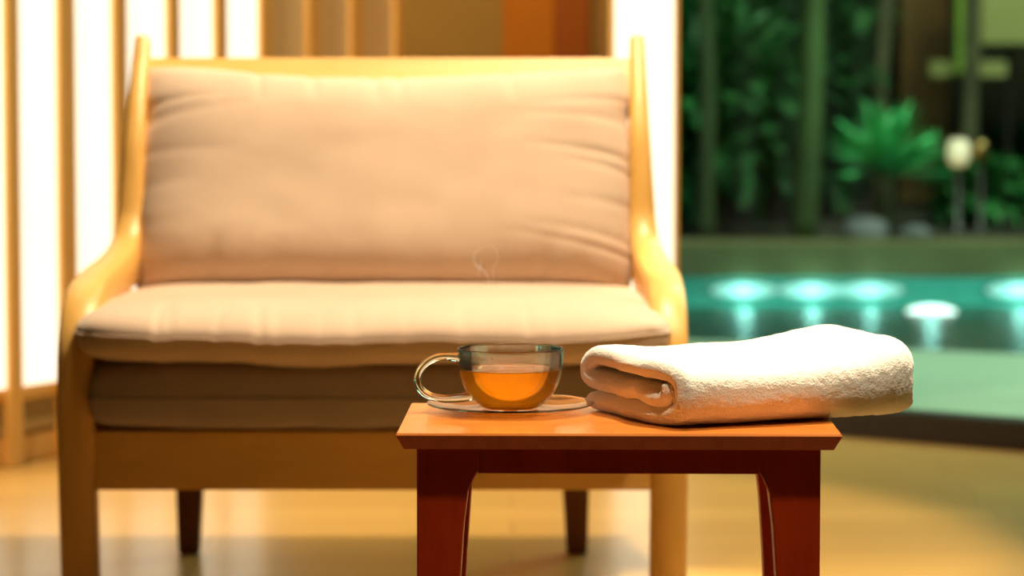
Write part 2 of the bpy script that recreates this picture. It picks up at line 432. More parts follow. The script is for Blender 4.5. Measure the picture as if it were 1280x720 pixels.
# rear legs, tapered
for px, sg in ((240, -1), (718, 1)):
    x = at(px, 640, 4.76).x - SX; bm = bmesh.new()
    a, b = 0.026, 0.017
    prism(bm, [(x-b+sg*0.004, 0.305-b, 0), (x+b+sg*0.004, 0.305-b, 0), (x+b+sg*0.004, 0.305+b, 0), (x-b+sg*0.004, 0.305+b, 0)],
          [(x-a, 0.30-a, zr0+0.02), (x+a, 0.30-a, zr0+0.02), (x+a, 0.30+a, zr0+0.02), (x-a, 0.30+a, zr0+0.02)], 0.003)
    tag(from_bm('rear_leg', bm, M['shaded_leg_wood'], sofa), 'tapered rear leg, wood darkened to brown for shade')
# back rails
def brail(z0, z1, y, name='back_rail', hw=0.402):
    bm = bmesh.new(); dz = z1 - z0
    prism(bm, [loc(SX-hw, y, z0), loc(SX+hw, y, z0), loc(SX+hw, y+0.022, z0), loc(SX-hw, y+0.022, z0)],
          [loc(SX-hw, y+dz*0.62, z1), loc(SX+hw, y+dz*0.62, z1), loc(SX+hw, y+0.022+dz*0.62, z1), loc(SX-hw, y+0.022+dz*0.62, z1)], 0.004)
    from_bm(name, bm, M['beech_h'], sofa)
brail(0.755, at(400, 72.5, 4.73).z, 4.680, 'top_rail', 0.412)
brail(0.64, 0.69, 4.640); brail(0.53, 0.58, 4.60)

def cushion(name, mat, a, b, ttop, tbot, n=(150, 90), corner=0.10, pt=(3.2, 2.6, .42), pb=(3.2, 2.6, .42), wr=None, crown=0.5):
    """knife-edged cushion, x in [-a,a], y in [-b,b]; seam at z=0"""
    bm = bmesh.new(); nx, ny = n; layers = []
    def plan(u, v):
        # soft corners: pull in towards the centre where both |u|,|v| are large
        k = corner * (abs(u)**6) * (abs(v)**6)
        return u*(1 - k), v*(1 - k*a/b)
    for side in (1, -1):
        g = []
        for j in range(ny + 1):
            row = []
            for i in range(nx + 1):
                u = -1 + 2*i/nx; v = -1 + 2*j/ny
                u = math.sin(u*math.pi/2)*0.6 + u*0.4; v = math.sin(v*math.pi/2)*0.6 + v*0.4
                edge = abs(abs(u)-1) < 1e-6 or abs(abs(v)-1) < 1e-6
                if side < 0 and edge: row.append(layers[0][j][i]); continue
                pu, pv = plan(u, v)
                q = pt if side > 0 else pb; e = max(0.0, (1 - abs(u)**q[0]))**q[2] * max(0.0, (1 - abs(v)**q[1]))**q[2]
                h_ = (ttop if side > 0 else -tbot) * e * (1 - crown*0.12*(u*u))
                x, y, z = pu*a, pv*b, h_
                if wr:
                    dx, dy, dz = wr(u, v, side, e); x += dx; y += dy; z += dz
                row.append(bm.verts.new((x, y, z)))
            g.append(row)
        layers.append(g)
        for j in range(ny):
            for i in range(nx):
                f = (g[j][i], g[j][i+1], g[j+1][i+1], g[j+1][i])
                if side < 0: f = f[::-1]
                try: bm.faces.new(f)
                except ValueError: pass
    loop = [layers[0][0][i].co.copy() for i in range(nx)] + [layers[0][j][nx].co.copy() for j in range(ny)] + \
           [layers[0][ny][i].co.copy() for i in range(nx, 0, -1)] + [layers[0][j][0].co.copy() for j in range(ny, 0, -1)]
    o = from_bm(name, bm, mat, sofa, True)
    return o, loop
def piping(o, loop, r, mat):
    bm = bmesh.new(); n = len(loop); seg = 6; rings = []
    for i in range(n):
        t = (loop[(i+1) % n] - loop[i-1]).normalized(); b_ = Vector((0, 0, 1)); a_ = t.cross(b_).normalized()
        rings.append([bm.verts.new(loop[i] + r*(a_*math.cos(2*math.pi*k/seg) + b_*math.sin(2*math.pi*k/seg))) for k in range(seg)])
    for i in range(n):
        A_, B_ = rings[i], rings[(i+1) % n]
        for k in range(seg):
            j = (k+1) % seg; bm.faces.new((A_[k], A_[j], B_[j], B_[k]))
    p = from_bm('piping', bm, mat, o, True); return p

def nz(x, y, z=0.0): return noise.noise(Vector((x, y, z)))
# lower seat cushion
def wr_low(u, v, s, e):
    return 0, 0.003*nz(u*6, v*3, 1), 0.003*nz(u*5, v*4, s*3)*e
low, lp = cushion('seat_cushion', M['linen_low'], 0.414, 0.315, 0.052, 0.046, (110, 70), 0.035, (30, 20, .33), (30, 20, .33), wr_low)
low.location = loc(SX, 4.385, 0.332); low['label'] = 'thick grey brown lower seat cushion'
piping(low, lp, 0.0022, M['linen_low'])
# upper seat cushion, creased towards its front seam
creases = [(-0.70, 1.3), (-0.66, .8), (-0.50, .7), (-0.36, 1.1), (-0.30, .8), (-0.16, .6), (-0.05, .6), (0.12, .5), (0.30, .6), (0.52, .8), (0.60, .6)]
def wr_up(u, v, s, e):
    front = max(0.0, (-v - 0.45)/0.55)
    dz = 0.0
    for c, k in creases:
        w = 0.014 + 0.006*abs(math.sin(c*37))
        dd = u - c - 0.05*math.sin(c*23)*(1+v)
        dz -= 0.0040*k*front*math.exp(-(dd/w)**2)*(1 if s > 0 else 0.4)
        side = max(0.0, (abs(u) - 0.6)/0.4)
    dz += 0.003*nz(u*4, v*4, s)*e
    sag = -0.006*(1 - u*u)*max(0, -v) + 0.005*nz(u*2.2, 0.3)*max(0, -v)
    bulge = -0.012*(1 - u*u)*max(0, -v)
    return 0, bulge + 0.004*nz(u*3, 5)*max(0, -v), dz + sag
up_, lp = cushion('seat_cushion', M['linen'], 0.432, 0.312, 0.046, 0.040, (220, 90), 0.075, (11, 4.0, .48), (20, 14, .42), wr_up)
up_.location = loc(SX, 4.347, 0.424); up_['label'] = 'plump beige upper seat cushion with creased front seam'
piping(up_, lp, 0.0022, M['linen'])
# back cushion
def wr_back(u, v, s, e):
    dz = 0.0
    for k, (vc, amp, sl, side, wdt) in enumerate([(0.55, 1.2, 0.25, -1, .035), (0.40, .9, 0.35, -1, .05), (0.15, .7, -0.1, -1, .05), (-0.15, .6, 0.1, -1, .06), (-0.45, .5, -0.2, -1, .06),
                                            (0.62, .9, -0.15, 1, .03), (0.42, .8, 0.10, 1, .04), (0.10, 1.3, 0.16, 1, .035), (-0.02, 1.0, 0.22, 1, .03), (-0.30, .8, .0, 1, .04), (-0.62, 1.0, 0.25, 1, .04), (-0.74, 1.0, 0.3, 1, .03)]):
        dd = v - vc - sl*(1 - abs(u))*1.0
        reach = max(0.0, (side*u - 0.56 - 0.12*math.sin(k*5.0))/(0.44 - 0.12*math.sin(k*5.0)))
        dz -= (0.0026 if side < 0 else 0.0036)*amp*(reach**1.2)*math.exp(-(dd/wdt)**2)*(1 - reach**6*0.3)
    # creases falling from the top seam
    for c in (-0.52, -0.30, 0.05, -0.05, 0.5):
        reach = max(0.0, (v - 0.55)/0.45)
        dz -= 0.007*reach*math.exp(-((u - c - 0.05*(1-v))/0.022)**2)
    for c, k in ((-0.7, 1), (-0.45, .8), (0.62, 1.0), (0.78, .8)):
        reach = max(0.0, (-v - 0.6)/0.4)
        dz -= 0.006*k*reach*math.exp(-((u - c - 0.12*(v+1))/0.035)**2)
    dz += 0.006*nz(u*2.0, v*1.6, 7)*e + 0.0012*nz(u*6, v*4, 9)*e
    top = 0.006*max(0, v)*(abs(u)**3) - 0.034*max(0, v)*(1 - u*u)*0.8 + 0.004*nz(u*2, 3)*max(0, v)
    px_ = -0.006*math.exp(-((v-0.5)/0.12)**2)*max(0, abs(u)-0.6)/0.4*(1 if u > 0 else -1)
    return px_ + 0.004*u*nz(v*4, u)*abs(u)**4, top, dz if s > 0 else -dz*0.3
bk, lp = cushion('back_cushion', M['linen'], 0.396, 0.200, 0.085, 0.050, (240, 140), 0.02, (5.5, 4.5, .52), (4, 4, .5), wr_back)
pb, pt = at(480, 356, 4.54), at(480, 84, 4.70)
mid = (pb + pt)/2; ang = math.atan2(pt.z - pb.z, pt.y - pb.y)
bk.location = loc(SX - 0.004, mid.y + 0.012, mid.z - 0.009); bk.rotation_euler = (ang, 0, 0)
bk['label'] = 'large beige back cushion with side wrinkles'
piping(bk, lp, 0.002, M['linen'])

# ------------------------------------------------------------------ side table
TZ = 0.45; TW = 0.4205; TD = 0.262
fl = ground(494.5, 541.8, TZ); 
rz = -R(1.15)
tab = empty('side_table', (0, 0, 0), rz)
cr, sr = math.cos(rz), math.sin(rz)
tcx = fl.x + cr*TW/2 - sr*TD/2; tcy = fl.y + sr*TW/2 + cr*TD/2
tab.location = (tcx, tcy, 0)
tag(tab, 'small reddish cherry wood side table holding the tea and towel', 'table')
hw, hd = TW/2, TD/2
bm = bmesh.new()
ins = 0.0075; T = 0.0158
prism(bm, [(-hw+ins, -hd+ins, TZ-T), (hw-ins, -hd+ins, TZ-T), (hw-ins, hd-ins, TZ-T), (-hw+ins, hd-ins, TZ-T)],
      [(-hw, -hd, TZ-0.002), (hw, -hd, TZ-0.002), (hw, hd, TZ-0.002), (-hw, hd, TZ-0.002)])
bmesh.ops.translate(bm, verts=[], vec=(0,0,0))
bv = [v for v in bm.verts if v.co.z > TZ-0.003]
topf = [f for f in bm.faces if all(v in bv for v in f.verts)]
r_ = bmesh.ops.extrude_face_region(bm, geom=topf); nv_ = [v for v in r_['geom'] if isinstance(v, bmesh.types.BMVert)]
for v in nv_: v.co.z = TZ; v.co.x *= (hw - 0.0012)/hw; v.co.y *= (hd - 0.0012)/hd
bmesh.ops.delete(bm, geom=topf, context='FACES_ONLY')
tt = from_bm('tabletop', bm, M['cherry_top_lit'], tab); tt.data.materials.append(M['cherry'])
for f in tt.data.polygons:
    if f.center.z < TZ - 0.0021: f.material_index = 1  # undercut edge takes the darker cherry to imitate its shade
lo_x = hw - 0.0190; lo_y = hd - 0.016          # outer faces of the legs
za = TZ - T
def leg(sx, sy):
    bm = bmesh.new(); prof = []
    # (z, width in x, width in y): flares at the top like a bracket, tapers down
    for z, wx, wy in ((0, .026, .026), (0.15, .0335, .032), (0.30, .0405, .036), (0.36, .0445, .038), (0.392, .0485, .040), (0.404, .054, .042), (0.412, .0585, .044), (za, .0585, .044)):
        prof.append((z, wx, wy))
    rings = []
    for z, wx, wy in prof:
        x0, x1 = lo_x - wx, lo_x; y0, y1 = lo_y - wy, lo_y; c = 0.0014
        pts = [(x0+c, y0), (x1-c, y0), (x1, y0+c), (x1, y1-c), (x1-c, y1), (x0+c, y1), (x0, y1-c), (x0, y0+c)]
        rings.append([bm.verts.new((sx*x, sy*y, z)) for x, y in pts])
    for A_, B_ in zip(rings, rings[1:]):
        for k in range(8):
            j = (k+1) % 8; bm.faces.new((A_[k], A_[j], B_[j], B_[k]))
    bm.faces.new(rings[0]); bm.faces.new(rings[-1])
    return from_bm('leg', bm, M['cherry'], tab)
for sx in (-1, 1):
    for sy in (-1, 1): leg(sx, sy)
zap = TZ - 0.0402
for sy in (-1, 1):
    bm = bmesh.new(); y0, y1 = sorted((sy*(lo_y - 0.002), sy*(lo_y - 0.018)))
    box(bm, -lo_x + 0.057, lo_x - 0.057, y0, y1, zap, za, 0.001); from_bm('apron', bm, M['cherry'], tab)
for sx in (-1, 1):
    bm = bmesh.new(); x0, x1 = sorted((sx*(lo_x - 0.002), sx*(lo_x - 0.018)))
    box(bm, x0, x1, -lo_y + 0.043, lo_y - 0.043, zap, za, 0.001); from_bm('apron', bm, M['cherry'], tab)

# ------------------------------------------------------------------ saucer, cup, tea
CX, CY = -0.0015, 2.882
bm = bmesh.new()
prof = [(0, .0022), (.026, .0022), (.030, .0030), (.034, .0026), (.050, .0034), (.068, .0058), (.080, .0085), (.0836, .0094), (.0846, .0089), (.0838, .0079), (.080, .0066), (.068, .0036), (.050, .0008), (.044, 0.0), (.038, 0.0), (.034, .0006), (0, .0006)]
lathe(bm, prof, 128, (0, 0, 0), closed=False)
sau = from_bm('saucer', bm, M['saucerglass'], None, True); sau.location = (CX, CY, TZ + 0.0002)
tag(sau, 'clear round glass saucer under the teacup on the wooden table', 'saucer')

zc = TZ + 0.0034
cup = empty('teacup', (CX, CY, zc), R(4))
tag(cup, 'clear glass teacup with loop handle, half full of amber tea', 'cup')
outer = crom([(0.0, 0.0, 0), (.020, .0, 0), (.0275, .0012, 0), (.0345, .0058, 0), (.0415, .0128, 0), (.0470, .0215, 0), (.0505, .0315, 0), (.0524, .0420, 0), (.0532, .0520, 0), (.0534, .0600, 0)], 6)
inner = crom([(.0519, .0600, 0), (.0517, .0520, 0), (.0509, .0422, 0), (.0489, .0320, 0), (.0453, .0222, 0), (.0398, .0138, 0), (.0325, .0070, 0), (.024, .0034, 0), (.014, .0028, 0), (.0, .0027, 0)], 6)
prof = [(max(0, p.x), p.y) for p in outer] + [(.0532, .0607), (.05265, .0610), (.0521, .0607)] + [(max(0, p.x), p.y) for p in inner]
prof[0] = (0, 0); prof[-1] = (0, prof[-1][1])
bm = bmesh.new(); lathe(bm, prof, 128, closed=False); from_bm('bowl', bm, M['cupglass'], cup, True)
hp = crom([(-.0522, 0, .0512), (-.066, 0, .0522), (-.079, 0, .0494), (-.0895, 0, .0405), (-.0935, 0, .0290), (-.0895, 0, .0185), (-.0785, 0, .0118), (-.062, 0, .0098), (-.0395, 0, .0118)], 10)
bm = bmesh.new(); tube(bm, hp, lambda t: 0.0040 + 0.0012*(1 - min(1, min(t, 1-t)*9)), 20); from_bm('handle', bm, M['glass'], cup, True)
# tea: fills the bowl to its wall
lvl = 0.0400
tp = [(max(0, p.x - 0.0001), p.y + 0.0001) for p in reversed(inner) if p.y < lvl - 0.001]
tp[0] = (0, tp[0][1])
tp += [(.0507, lvl + 0.0003), (.0500, lvl - .0001), (.048, lvl - .0003), (0, lvl - .0003)]
bm = bmesh.new(); lathe(bm, tp, 128, closed=False)
tea = from_bm('tea', bm, M['tea'], None, True); tea.location = (CX, CY, zc)
tag(tea, 'amber tea filling the lower half of the glass teacup', 'tea', kind='stuff')

# steam curling from the tea
st = bmesh.new()
def wisp(pts, r):
    tube(st, crom([at(x, y, Y) for x, y, Y in pts], 8), lambda t: r*(0.25 + math.sin(math.pi*min(1, max(0, t)))**0.7), 8)
wisp([(618,425,2.88),(612,408,2.88),(604,398,2.87),(600,388,2.87),(603,378,2.87)], .0016)
wisp([(622,426,2.88),(628,410,2.88),(637,400,2.89),(640,388,2.88),(634,378,2.88)], .0013)
wisp([(646,424,2.88),(652,412,2.88),(650,402,2.88),(655,390,2.88)], .0010)
wisp([(607,366,2.88),(611,352,2.88),(606,340,2.88),(595,331,2.87),(592,320,2.87),(600,311,2.87),(611,307,2.87)], .0020)
wisp([(612,362,2.88),(617,348,2.88),(616,336,2.88),(622,325,2.88),(620,312,2.88),(612,305,2.88)], .0016)
wisp([(600,350,2.88),(598,342,2.88),(602,330,2.88),(600,322,2.88)], .0014)
so = from_bm('steam', st, M['steam'], None, True)
tag(so, 'thin white wisps of steam rising above the hot tea', 'steam', kind='stuff')

# ------------------------------------------------------------------ folded towel
def towel():
    path = [(.014,.0105),(.05,.0100),(.12,.0100),(.176,.0105),(.198,.0160),(.2045,.0300),(.199,.0455),(.176,.0535),(.13,.0540),(.08,.0548),(.040,.0560),(.020,.0530),(.0110,.0430),(.0165,.0335),(.040,.0300),(.09,.0292),(.130,.0290),(.155,.0270),(.174,.0265),(.184,.0330),(.181,.0410)]
    pts = crom([(u, v, 0) for u, v in path], 14); n = len(pts)
    Fp = Vector((0.170, 2.724, TZ)); eu = Vector((0.53, -0.85, 0)).normalized(); ew = Vector((0.92, 0.39, 0)).normalized()
    Wd, L, TH = 0.2145, 0.279, 0.0098
    O = Fp - eu*Wd
    Ms = 150; rings = []; bm = bmesh.new()
    tang = []
    for i in range(n): tang.append((pts[min(n-1,i+1)] - pts[max(0,i-1)]).normalized())
    cu, cv = 0.108, 0.031
    for k in range(Ms + 1):
        w = 1 - (1 - k/Ms)**1.5; wl = w*L
        q = wl/0.0085
        tf = math.sqrt(max(0.0, 1 - (1 - min(1, q))**2))*0.93 + 0.07
        e = max(0.0, (w - 0.80)/0.20)
        sv = max(0.03, (1 - e**2.6))**0.5
        su = 0.58 + 0.42*max(0.0, (1 - e**2.8))**0.5
        swell = 1 + 0.27*math.exp(-((w - 0.95)/0.22)**2) - 0.03*math.exp(-((w-0.35)/0.2)**2)
        ring = []
        def put(u, v, w_):
            uu = cu + (u - cu)*su
            vv = cv*min(1, 0.55 + 0.45*sv) + (v - cv)*sv
            vv = vv*swell
            # soft waves of cloth
            x = wl + 0.010*math.sin(u*22 + 1.0)*(1 - w)**3 + 0.050*w*w*(1 - u/0.215) - 0.016*(max(0, 1 - u/0.05)**2)*max(0, w - .6)/.4 - 0.016*(max(0, (u - .165)/0.05)**2)*max(0, w - .6)/.4 + 0.004*nz(u*24, v*30, 5)*(1 - w)**4
            vv += 0.0022*nz(u*28, w*6, 2)*min(1, v/0.02)
            uu += 0.003*nz(u*20, w*5, 8)
            p = O + eu*uu + ew*x + Vector((0, 0, vv))
            q3 = Vector((u*260, x*260, v*260))
            fz = noise.noise(q3*1.3)*0.0007 + noise.noise(q3*0.33)*0.0005
            return p, fz
        for side in (1, -1):
            rng = range(n) if side == 1 else range(n-1, -1, -1)
            for i in rng:
                t_ = tang[i]; nx_, ny_ = -t_.y, t_.x
                d_ = i/(n-1); endr = math.sqrt(max(0.0, 1 - (1 - min(1, min(d_, 1-d_)*(n-1)/6))**2))*0.85 + 0.15
                hh = TH*tf*endr
                p, fz = put(pts[i].x + nx_*side*hh, pts[i].y + ny_*side*hh, w)
                nrm = (eu*nx_ + Vector((0, 0, ny_)))*side
                p = p + nrm*fz
                if p.z < TZ + 0.0006: p.z = TZ + 0.0006 + 0.0003*abs(fz)*100
                ring.append(bm.verts.new(p))
        rings.append(ring)
    m = len(rings[0])
    for A_, B_ in zip(rings, rings[1:]):
        for k in range(m):
            j = (k+1) % m; bm.faces.new((A_[k], A_[j], B_[j], B_[k]))
    # close both ends with strips across the sheet thickness
    for ring in (rings[0], rings[-1]):
        for i in range(n-1):
            bm.faces.new((ring[i], ring[i+1], ring[m-2-i], ring[m-1-i]))
    return from_bm('folded_towel', bm, M['terry'], None, True)
tw = towel()
tag(tw, 'thick cream terry towel folded on the right end of the side table', 'towel')

# ------------------------------------------------------------------ outside
gz = -0.02
def L2(px, py, z=0.0): p = ground(px, py, z); return p
# terrace between window and pond; its far edge
e0, e1 = L2(848, 424, gz), L2(1290, 443, gz)
ed = (e1 - e0).normalized()
E0, E1 = e0 - ed*3.0, e1 + ed*4.0
poly_slab('terrace', M['terrace'], [(along(0.02,0.09).x-0.0, along(0.02,0.09).y), (along(3.6,0.09).x, along(3.6,0.09).y), (E1.x, E1.y), (e0.x, e0.y), (W0.x-0.02, e0.y)], gz-0.3, gz)
# pond
wz = -0.13
f0, f1 = at(848, 348, 12.0), at(1290, 352, 12.0)
FY = 11.9
slab('pond_basin', M['pond'], W0.x-0.02, 7.5, 7.9, FY + 0.02, -0.75, -0.65)
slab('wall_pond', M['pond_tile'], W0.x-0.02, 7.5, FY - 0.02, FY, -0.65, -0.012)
wtr = slab('pond_water', M['water'], W0.x-0.02, 7.5, 7.6, FY, wz-0.002, wz)
wtr['kind'] = 'stuff'; wtr['label'] = 'dark rippling pond water with turquoise lights beyond the window'; wtr['category'] = 'water'
slab('pond_edge', M['coping'], W0.x-0.02, 7.5, FY - 0.03, FY + 0.5, -0.012, at(1000, 306, FY).z)
slab('pond_wall_core', M['pond'], W0.x-0.02, 7.5, FY, FY + 0.5, -0.75, -0.013)
slab('garden_ground', M['soil'], W0.x-0.02, 7.5, FY + 0.5, 19.0, -0.3, at(1000, 306, FY).z - 0.03)
GZ = at(1000, 306, FY).z - 0.03
slab('wall_garden', M['garden_wall'], -1.0, 8.0, 18.0, 18.2, -0.3, 6.0)
# pond lights
def wall_light(px, en, label):
    Y = FY - 0.02; x = (px - 640)/FP*Y; t = empty('pond_light', (x, Y, wz + 0.062)); tag(t, label, 'pond light', 'turquoise pond lights')
    for nm, a, b, d0, d1, mt in (('housing', .150, .040, -.012, -0.0005, M['black']), ('lens', .140, .033, -.020, -.012, M['pondlamp'])):
        bm = bmesh.new(); A_ = [bm.verts.new((a*math.cos(k*math.pi/16), d1, b*math.sin(k*math.pi/16))) for k in range(32)]
        B_ = [bm.verts.new((a*.93*math.cos(k*math.pi/16), d0, b*.9*math.sin(k*math.pi/16))) for k in range(32)]
        for k in range(32): bm.faces.new((A_[k], A_[(k+1) % 32], B_[(k+1) % 32], B_[k]))
        bm.faces.new(A_); bm.faces.new(B_); from_bm(nm, bm, mt, t)
    glowlight(x, Y - 0.07, wz + 0.06, en)
def glowlight(x, Y, z, en):
    li = bpy.data.lights.new('pond_glow', 'POINT'); li.color = (0.40, 1.0, 0.88); li.energy = en; li.shadow_soft_size = 0.03
    lo = bpy.data.objects.new('pond_glow', li); COL.objects.link(lo); lo.location = (x, Y, z)
def pond_light(px, Y, rx, mat, en, label):
    x = (px - 640)/FP*Y; t = empty('pond_light', (x, Y, wz - 0.02)); tag(t, label, 'pond light', 'turquoise pond lights')
    bm = bmesh.new(); lathe(bm, [(0, 0), (rx*0.8, 0), (rx, .01), (rx, .02), (rx*.9, .024), (0, .024)], 32, closed=False); from_bm('housing', bm, M['black'], t, False)
    bm = bmesh.new(); lathe(bm, [(0, .0245), (rx*.90, .0245), (rx*.85, .036), (rx*.5, .048), (0, .052)], 32, closed=False); from_bm('lens', bm, mat, t, True)
    glowlight(x, Y, wz + 0.09, en)
wall_light(930, .36, 'turquoise pond light nearest the pillar lamp')
wall_light(1015, .34, 'turquoise pond light second from the pillar lamp')
wall_light(1088, .26, 'turquoise pond light just left of the white one')
wall_light(1275, .36, 'turquoise pond light at the right edge of the photo')
pond_light(1166, 11.45, 0.11, M['pondlamp_w'], 0.45, 'brightest white pond light on the water')


# plants -------------------------------------------------------------
def leafquad(bm, p, d, w, L, droop=0.3, fold=0.25, segs=3):
    d = d.normalized(); s = d.cross(Vector((0, 0, 1)))
    if s.length < 1e-3: s = Vector((1, 0, 0))
    s.normalize(); upv = s.cross(d); prev = None
    for k in range(segs + 1):
        t = k/segs; c = p + d*(L*t) - Vector((0, 0, 1))*droop*L*t*t
        ww = w*math.sin(math.pi*min(0.97, 0.12 + 0.85*t))
        cur = [bm.verts.new(c - s*ww + upv*ww*fold), bm.verts.new(c), bm.verts.new(c + s*ww + upv*ww*fold)]
        if prev:
            bm.faces.new((prev[0], prev[1], cur[1], cur[0])); bm.faces.new((prev[1], prev[2], cur[2], cur[1]))
        prev = cur
def rdir(zmin=-0.3):
    while True:
        v = Vector((random.uniform(-1,1), random.uniform(-1,1), random.uniform(zmin,1)))
        if 0.1 < v.length < 1: return v.normalized()
def shrub(px, Y, w, h_, label, mat='leaf', n=500, leaf=0.11, base=None, name='leafy_shrub'):
    x = (px - 640)/FP*Y; t = empty(name, (x, Y, GZ if base is None else base)); tag(t, label, 'shrub' if name == 'leafy_shrub' else 'tree', 'garden planting')
    bm = bmesh.new()
    for _ in range(n):
        dv = rdir(-0.8); r = random.random()**0.45
        p = Vector((dv.x*w*r, dv.y*w*0.7*r, h_*0.55 + dv.z*h_*0.45*r))
        leafquad(bm, p, (dv + rdir()*0.8), leaf*0.28*random.uniform(.7,1.2), leaf*random.uniform(.7,1.3), 0.3)
    from_bm('foliage', bm, M[mat], t)
    bm = bmesh.new()
    for k in range(4):
        a = k*1.7; q = [Vector((0.02*math.cos(a), 0.02*math.sin(a), 0)), Vector((w*.2*math.cos(a), w*.15*math.sin(a), h_*.35)), Vector((w*.45*math.cos(a), w*.35*math.sin(a), h_*.75))]
        tube(bm, crom(q, 4), lambda t_: 0.016*(1-.7*t_), 6)
    from_bm('stems', bm, M['bark'], t)
    return t
def trunk(name, px, pxw, Y, h_, mat, label, cat, crown=None):
    x = (px - 640)/FP*Y; r = pxw/FP*Y/2; t = empty(name, (x, Y, GZ)); tag(t, label, cat, 'garden trunks')
    bm = bmesh.new(); q = [Vector((0.02*math.sin(k*2.1+px), 0.02*math.cos(k*1.3+px), h_*k/6)) for k in range(7)]
    if name == 'bamboo_culm':
        pts = crom(q, 8); tube(bm, pts, lambda t_: r*(1 - .25*t_)*(1 + (0.14 if abs((t_*11) % 1 - .5) > .46 else 0)), 14)
    else: tube(bm, crom(q, 6), lambda t_: r*(1.15 - .4*t_ + .05*math.sin(t_*30)), 12)
    from_bm('trunk', bm, mat, t, True)
    bm = bmesh.new(); w_, n_, lf, cm, z_ = crown
    for _ in range(n_):
        dv = rdir(-0.9); r2 = random.random()**.45
        p = Vector((dv.x*w_*r2, dv.y*w_*.8*r2, z_ + dv.z*w_*.6*r2)); leafquad(bm, p, dv + rdir(-1), lf*.18, lf*random.uniform(.7,1.3), .4)
    from_bm('foliage', bm, M[cm], t)
    return t
# spiky plant in the middle of the bed
x = (1108 - 640)/FP*13.0
t = empty('spiky_palm', (x, 13.0, GZ)); tag(t, 'bright green spiky palm on the pond edge, fanned leaves', 'plant')
bm = bmesh.new()
for k in range(72):
    a = random.uniform(0, 2*math.pi); el = random.uniform(0.05, 1.35)
    dv = Vector((math.cos(a)*math.cos(el), math.sin(a)*math.cos(el)*.8, math.sin(el)))
    leafquad(bm, Vector((0, 0, 0.28)), dv, 0.024, random.uniform(0.34, 0.43), 0.13, .35, 5)
from_bm('leaves', bm, M['leaf_blade'], t)
bm = bmesh.new(); tube(bm, [Vector((0,0,0)), Vector((0,0.004,.1)), Vector((0,0,.2)), Vector((0,0,.30))], lambda t_: .05-.015*t_, 12); from_bm('stem', bm, M['bark'], t, True)
# low plants along the bed
shrub(890, 13.4, .42, 1.15, 'dark green shrub directly right of the pillar lamp', 'leaf', 900, .15)
shrub(965, 14.5, .45, 1.35, 'tall green shrub between the pillar lamp and the spiky palm', 'leaf_dark', 900, .16)
shrub(1020, 15.3, .20, .55, 'low dark shrub at the left foot of the spiky palm', 'leaf_dark', 420, .12)
shrub(1218, 14.15, .28, .34, 'low green shrub below the garden lantern', 'leaf', 350, .10)
shrub(1275, 17.2, .34, .42, 'low dark shrub at the right edge of the photo', 'leaf_dark', 350, .12)
shrub(930, 16.3, .75, 2.3, 'high leafy hedge shrub at the back left of the garden', 'leaf', 1900, .17)
shrub(1090, 17.3, .42, 1.2, 'dim shrub far behind the spiky palm', 'leaf_dark', 500, .16)
# rocks at the spiky palm's foot
for px, s, lb in ((1080, .11, 'grey boulder left below the spiky palm'), (1142, .075, 'smaller grey boulder right below the spiky palm')):
    bm = bmesh.new(); bmesh.ops.create_icosphere(bm, subdivisions=4, radius=s)
    for v in bm.verts: v.co *= 1 + .25*noise.noise(v.co*9 + Vector((px, 0, 0))); v.co.z *= .6
    o = from_bm('boulder', bm, M['rock'], None, True); o.location = ((px-640)/FP*12.6, 12.6, GZ + s*.42); tag(o, lb, 'boulder', 'boulders')
trunk('bamboo_culm', 1010, 34, 12.75, 4.2, M['culm'], 'thick olive green bamboo culm left of the spiky palm', 'bamboo', (.14, 120, .13, 'leaf_lime', 3.6))
trunk('bamboo_culm', 880, 20, 12.75, 4.2, M['culm'], 'dark green bamboo culm close to the pillar lamp', 'bamboo', (.14, 120, .13, 'leaf', 3.6))
trunk('tree_trunk', 1103, 18, 15.2, 4.0, M['bark'], 'slim brown tree trunk rising behind the spiky palm', 'tree', (.10, 90, .10, 'leaf', 3.6))
trunk('tree_trunk', 1211, 20, 15.1, 4.0, M['bark'], 'slim brown tree trunk directly above the garden lanterns', 'tree', (.14, 100, .12, 'leaf_lime', 3.6))
# lit screens at the far end of the garden
bm = bmesh.new(); a, b = at(1125, 82, 16.8), at(1186, 82, 16.8)
box(bm, a.x, b.x, 16.8, 16.86, GZ, 3.2, .005)
for k in range(4): box(bm, a.x + (b.x-a.x)*k/4 + .01, a.x + (b.x-a.x)*(k+1)/4 - .01, 16.78, 16.80, GZ + .1, 3.1, .003)
o = from_bm('fence_panel', bm, M['panel_brown']); tag(o, 'brown upright garden fence panel behind the trunks', 'fence')
# raised lime-green roofed shelter on posts
sh = empty('garden_shelter', (at(1250, 55, 15.6).x, 15.6, GZ)); tag(sh, 'pale yellow green canopy shelter at the top right of the garden', 'shelter')
zz = at(1250, 56, 15.6).z - GZ
cx_ = sh.location.x
bm = bmesh.new(); box(bm, at(1222, 0, 15.6).x - cx_, .65, 0.0, .7, zz, zz + .75, .01); from_bm('canopy', bm, M['panel_lime'], sh)
bm = bmesh.new(); box(bm, at(1195, 0, 15.6).x - cx_, at(1224, 0, 15.6).x - cx_, -0.03, .05, at(0, 92, 15.6).z - GZ, zz + .75, .006); tag(from_bm('lit_strip', bm, M['lit_lime'], sh), 'bright lime green strip for the lit upper trunk')  # lime box added to imitate the light falling on the upper trunk
bm = bmesh.new(); box(bm, at(1165, 0, 15.6).x - cx_, at(1262, 0, 15.6).x - cx_, .05, .11, at(0, 96, 15.6).z - GZ, at(0, 76, 15.6).z - GZ, .004); from_bm('beam', bm, M['panel_lime'], sh)
